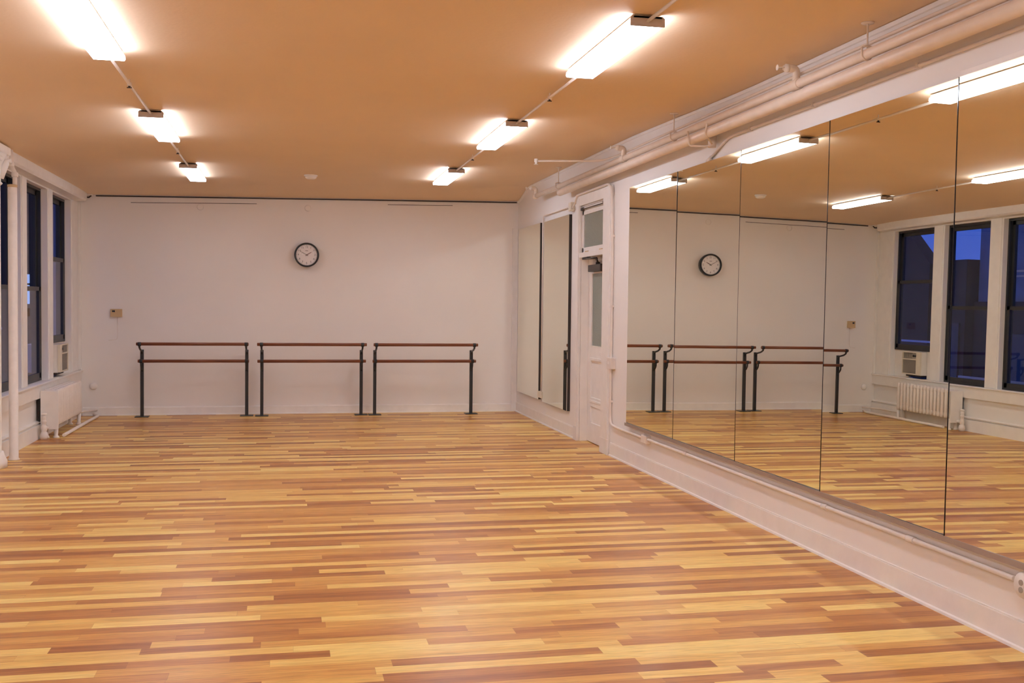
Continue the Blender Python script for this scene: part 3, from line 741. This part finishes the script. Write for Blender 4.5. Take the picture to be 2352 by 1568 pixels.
# wiring round the door and under the mirrors
dc = thing('electrical_conduit', 'conduit framing the white door and running below the long mirrors', 'conduit', (3.168, 8, .3))
obj('tube', lambda bm: tube(bm, path([(3.148, 11.40, 2.64), (3.148, 11.34, 2.725), (3.148, 10.16, 2.725), (3.148, 10.055, 2.68), (3.168, 10.055, 2.0), (3.164, 10.055, .32), (3.162, 9.80, .312), (3.162, 4.06, .312)], .13, 8), .0135, 12), M_pipe, dc)
for y in (8.0, 5.74, 4.85): obj('coupling', lambda bm, y=y: tube(bm, [(3.162, y - .03, .312), (3.162, y + .03, .312)], .0185, 12), M_pipe, dc)
for z in (2.2, 1.5, .55): obj('strap', B((3.155, XR, 10.035, 10.075, z - .01, z + .01)), M_pipe, dc)
def wbox(name, y0, y1, z0, z1, label, cat, depth=.045, mat=None):
    return tag(obj(name, lambda bm: box(bm, XR - depth, XR + .001, y0, y1, z0, z1, .006), mat or M_pipe), label, cat)
sw = thing('light_switch', 'painted switch box on the conduit beside the door', 'switch', (XR, 10.0, .87))
obj('box', lambda bm: box(bm, XR - .05, XR, 9.955, 10.105, .875, .99, .006), M_pipe, sw)
obj('toggle', B((XR - .062, XR - .05, 10.02, 10.035, .925, .95)), M_plastic_white, sw)
wbox('junction_box', 8.90, 9.03, .272, .345, 'painted junction box on the conduit below the second mirror', 'junction box', .05)
ob = thing('outlet_box', 'round painted outlet box on the conduit at the right edge', 'outlet', (XR, 3.99, .25))
obj('box', lambda bm: lathe(bm, [(.062, 0), (.062, -.03), (.055, -.042), (.01, -.044)], (XR, 3.985, .300), 24, 'x'), M_plastic_white, ob)
for q in (.012, -.02):
    obj('socket', lambda bm, q=q: lathe(bm, [(.013, -.043), (.013, -.047)], (XR, 3.99, .300 + q), 14, 'x'), M_grey, ob)
# corner mirrors' conduit and its box, and the small alarm sensor
cc = thing('electrical_conduit', 'pale conduit strip between the two corner mirrors', 'conduit', (3.17, 12.97, .4))
obj('strip', B((3.172, XR, 12.93, 13.01, .40, 2.60, .002)), M_trim, cc)
obj('tube', lambda bm: tube(bm, path([(3.16, 12.965, .38), (3.16, 12.965, 2.63), (3.16, 11.80, 2.63)], .07), .008, 10), M_pipe, cc)
wbox('outlet_box', 12.89, 13.06, .33, .41, 'cream outlet box at the foot of the conduit between corner mirrors', 'outlet', .05, M_cream)
se = thing('alarm_sensor', 'small cream sensor on the wall at the upper left of the door', 'sensor', (XR, 11.6, 2.58))
obj('body', lambda bm: box(bm, XR - .05, XR, 11.545, 11.65, 2.575, 2.675, .008), M_cream, se)
obj('lead', lambda bm: tube(bm, path([(3.15, 11.545, 2.60), (3.15, 11.47, 2.615), (3.15, 11.41, 2.66)], .04), .007, 8), M_pipe, se)

# ================================================================== OUTSIDE
gr = struct('ground', B((-60, -2.96, -20, 70, -6.2, -6.)), M_ground)
def bldg(name, label, prof, x0, x1, mat, wins):
    t = thing('building', label, 'building', ((x0 + x1) / 2, sum(p[0] for p in prof) / len(prof), -6))
    obj('facade', lambda bm: prism(bm, prof, 'x', x0, x1), mat, t)
    for (y, z) in wins:
        w = obj('window', B((x1, x1 + .05, y - .5, y + .5, z - .8, z + .8)), M_black, t)
        obj('pane', B((x1 + .05, x1 + .06, y - .44, y + .44, z - .74, z + .74)), M_glass, w)
    return t
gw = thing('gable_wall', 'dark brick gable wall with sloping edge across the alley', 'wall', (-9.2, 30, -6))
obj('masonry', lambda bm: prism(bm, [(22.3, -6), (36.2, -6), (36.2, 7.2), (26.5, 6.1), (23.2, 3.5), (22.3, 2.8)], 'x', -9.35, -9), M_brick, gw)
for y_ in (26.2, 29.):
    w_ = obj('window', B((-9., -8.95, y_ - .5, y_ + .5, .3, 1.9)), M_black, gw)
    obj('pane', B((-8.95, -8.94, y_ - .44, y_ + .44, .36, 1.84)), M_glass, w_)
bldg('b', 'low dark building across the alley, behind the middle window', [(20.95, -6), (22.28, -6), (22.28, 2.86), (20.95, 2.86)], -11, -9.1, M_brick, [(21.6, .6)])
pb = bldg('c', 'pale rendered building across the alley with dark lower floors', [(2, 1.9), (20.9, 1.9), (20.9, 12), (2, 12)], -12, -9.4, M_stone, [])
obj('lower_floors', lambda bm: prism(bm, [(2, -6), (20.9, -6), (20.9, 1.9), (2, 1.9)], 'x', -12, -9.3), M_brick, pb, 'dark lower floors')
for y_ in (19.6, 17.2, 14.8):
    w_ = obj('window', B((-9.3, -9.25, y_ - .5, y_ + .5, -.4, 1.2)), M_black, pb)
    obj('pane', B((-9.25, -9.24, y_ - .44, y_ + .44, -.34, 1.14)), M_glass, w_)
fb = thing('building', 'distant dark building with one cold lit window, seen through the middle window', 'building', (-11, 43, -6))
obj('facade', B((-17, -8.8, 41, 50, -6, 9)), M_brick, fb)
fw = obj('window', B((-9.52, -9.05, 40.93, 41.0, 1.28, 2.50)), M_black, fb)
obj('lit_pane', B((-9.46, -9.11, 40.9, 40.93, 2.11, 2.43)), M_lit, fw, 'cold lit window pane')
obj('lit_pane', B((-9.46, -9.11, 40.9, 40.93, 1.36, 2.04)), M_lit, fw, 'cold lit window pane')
fe = thing('fire_escape', 'pale metal fire escape outside the windows', 'fire escape', (-3.6, 13.4, -.1))
obj('platform', B((-4.1, -3.15, 11.2, 16.5, -.04, 0.0)), M_iron, fe)
obj('top_rail', B((-4.1, -4.05, 15.0, 16.5, 1.07, 1.10)), M_iron, fe)
obj('lower_rail', B((-4.1, -4.05, 12.6, 14.25, .575, .605)), M_iron, fe)
for y_ in (15.02, 16.45): obj('baluster', B((-4.09, -4.06, y_ - .012, y_ + .012, 0, 1.07)), M_iron, fe)
for y_ in (12.7, 13.45): obj('brace', lambda bm, y_=y_: tube(bm, [(-4.075, y_, .0), (-4.075, y_ + .45, .58)], .016, 8), M_iron, fe)
st_ = obj('stair_rail', B((-4.1, -4.06, 12.2, 13.35, 2.17, 2.20), (-4.1, -4.06, 12.2, 13.35, 2.10, 2.125), (-4.09, -4.07, 12.22, 12.25, 0, 2.17), (-4.09, -4.07, 13.3, 13.33, 0, 2.17)), M_iron, fe)
# ================================================================== WORLD, CAMERA, VIEW
W = bpy.data.worlds.new('dusk'); S.world = W; W.use_nodes = True
nt = W.node_tree; bg = nt.nodes['Background']
tc = N(nt, 'ShaderNodeTexCoord'); nz = N(nt, 'ShaderNodeTexNoise'); nz.inputs['Scale'].default_value = 2.2; nz.inputs['Detail'].default_value = 3
L(nt, tc.outputs['Generated'], nz.inputs['Vector'])
r = N(nt, 'ShaderNodeValToRGB'); r.color_ramp.elements[0].position = .35; r.color_ramp.elements[1].position = .7
r.color_ramp.elements[0].color = (.05, .11, .62, 1); r.color_ramp.elements[1].color = (.08, .19, 1.0, 1)
L(nt, nz.outputs['Fac'], r.inputs['Fac']); L(nt, r.outputs['Color'], bg.inputs['Color']); bg.inputs['Strength'].default_value = 1.0

cam = bpy.data.cameras.new('camera'); co_ = bpy.data.objects.new('camera', cam); C.objects.link(co_)
yaw, pitch, roll = math.radians(12.087), math.radians(-1.974), math.radians(.612)
F_ = Vector((math.sin(yaw) * math.cos(pitch), math.cos(yaw) * math.cos(pitch), math.sin(pitch)))
r_ = Vector((math.cos(yaw), -math.sin(yaw), 0)); u_ = r_.cross(F_)
Rr = r_ * math.cos(roll) + u_ * math.sin(roll); Uu = u_ * math.cos(roll) - r_ * math.sin(roll)
M = Matrix((Rr, Uu, -F_)).transposed().to_4x4(); M.translation = Vector((0, 0, 1.5))
co_.matrix_world = M
cam.sensor_width = 36; cam.lens = 2416.155 / 2352 * 36; cam.clip_start = .05; cam.clip_end = 300
S.camera = co_
vs = S.view_settings
vs.view_transform = 'Standard'; vs.look = 'None'; vs.gamma = 1; vs.exposure = 0
try: vs.use_curve_mapping = False
except Exception: pass
cy = S.cycles
cy.use_denoising = True
cy.max_bounces = 12; cy.diffuse_bounces = 6; cy.glossy_bounces = 6; cy.transparent_max_bounces = 12; cy.transmission_bounces = 6
cy.caustics_reflective = True; cy.blur_glossy = 0.0
cy.sample_clamp_indirect = 20
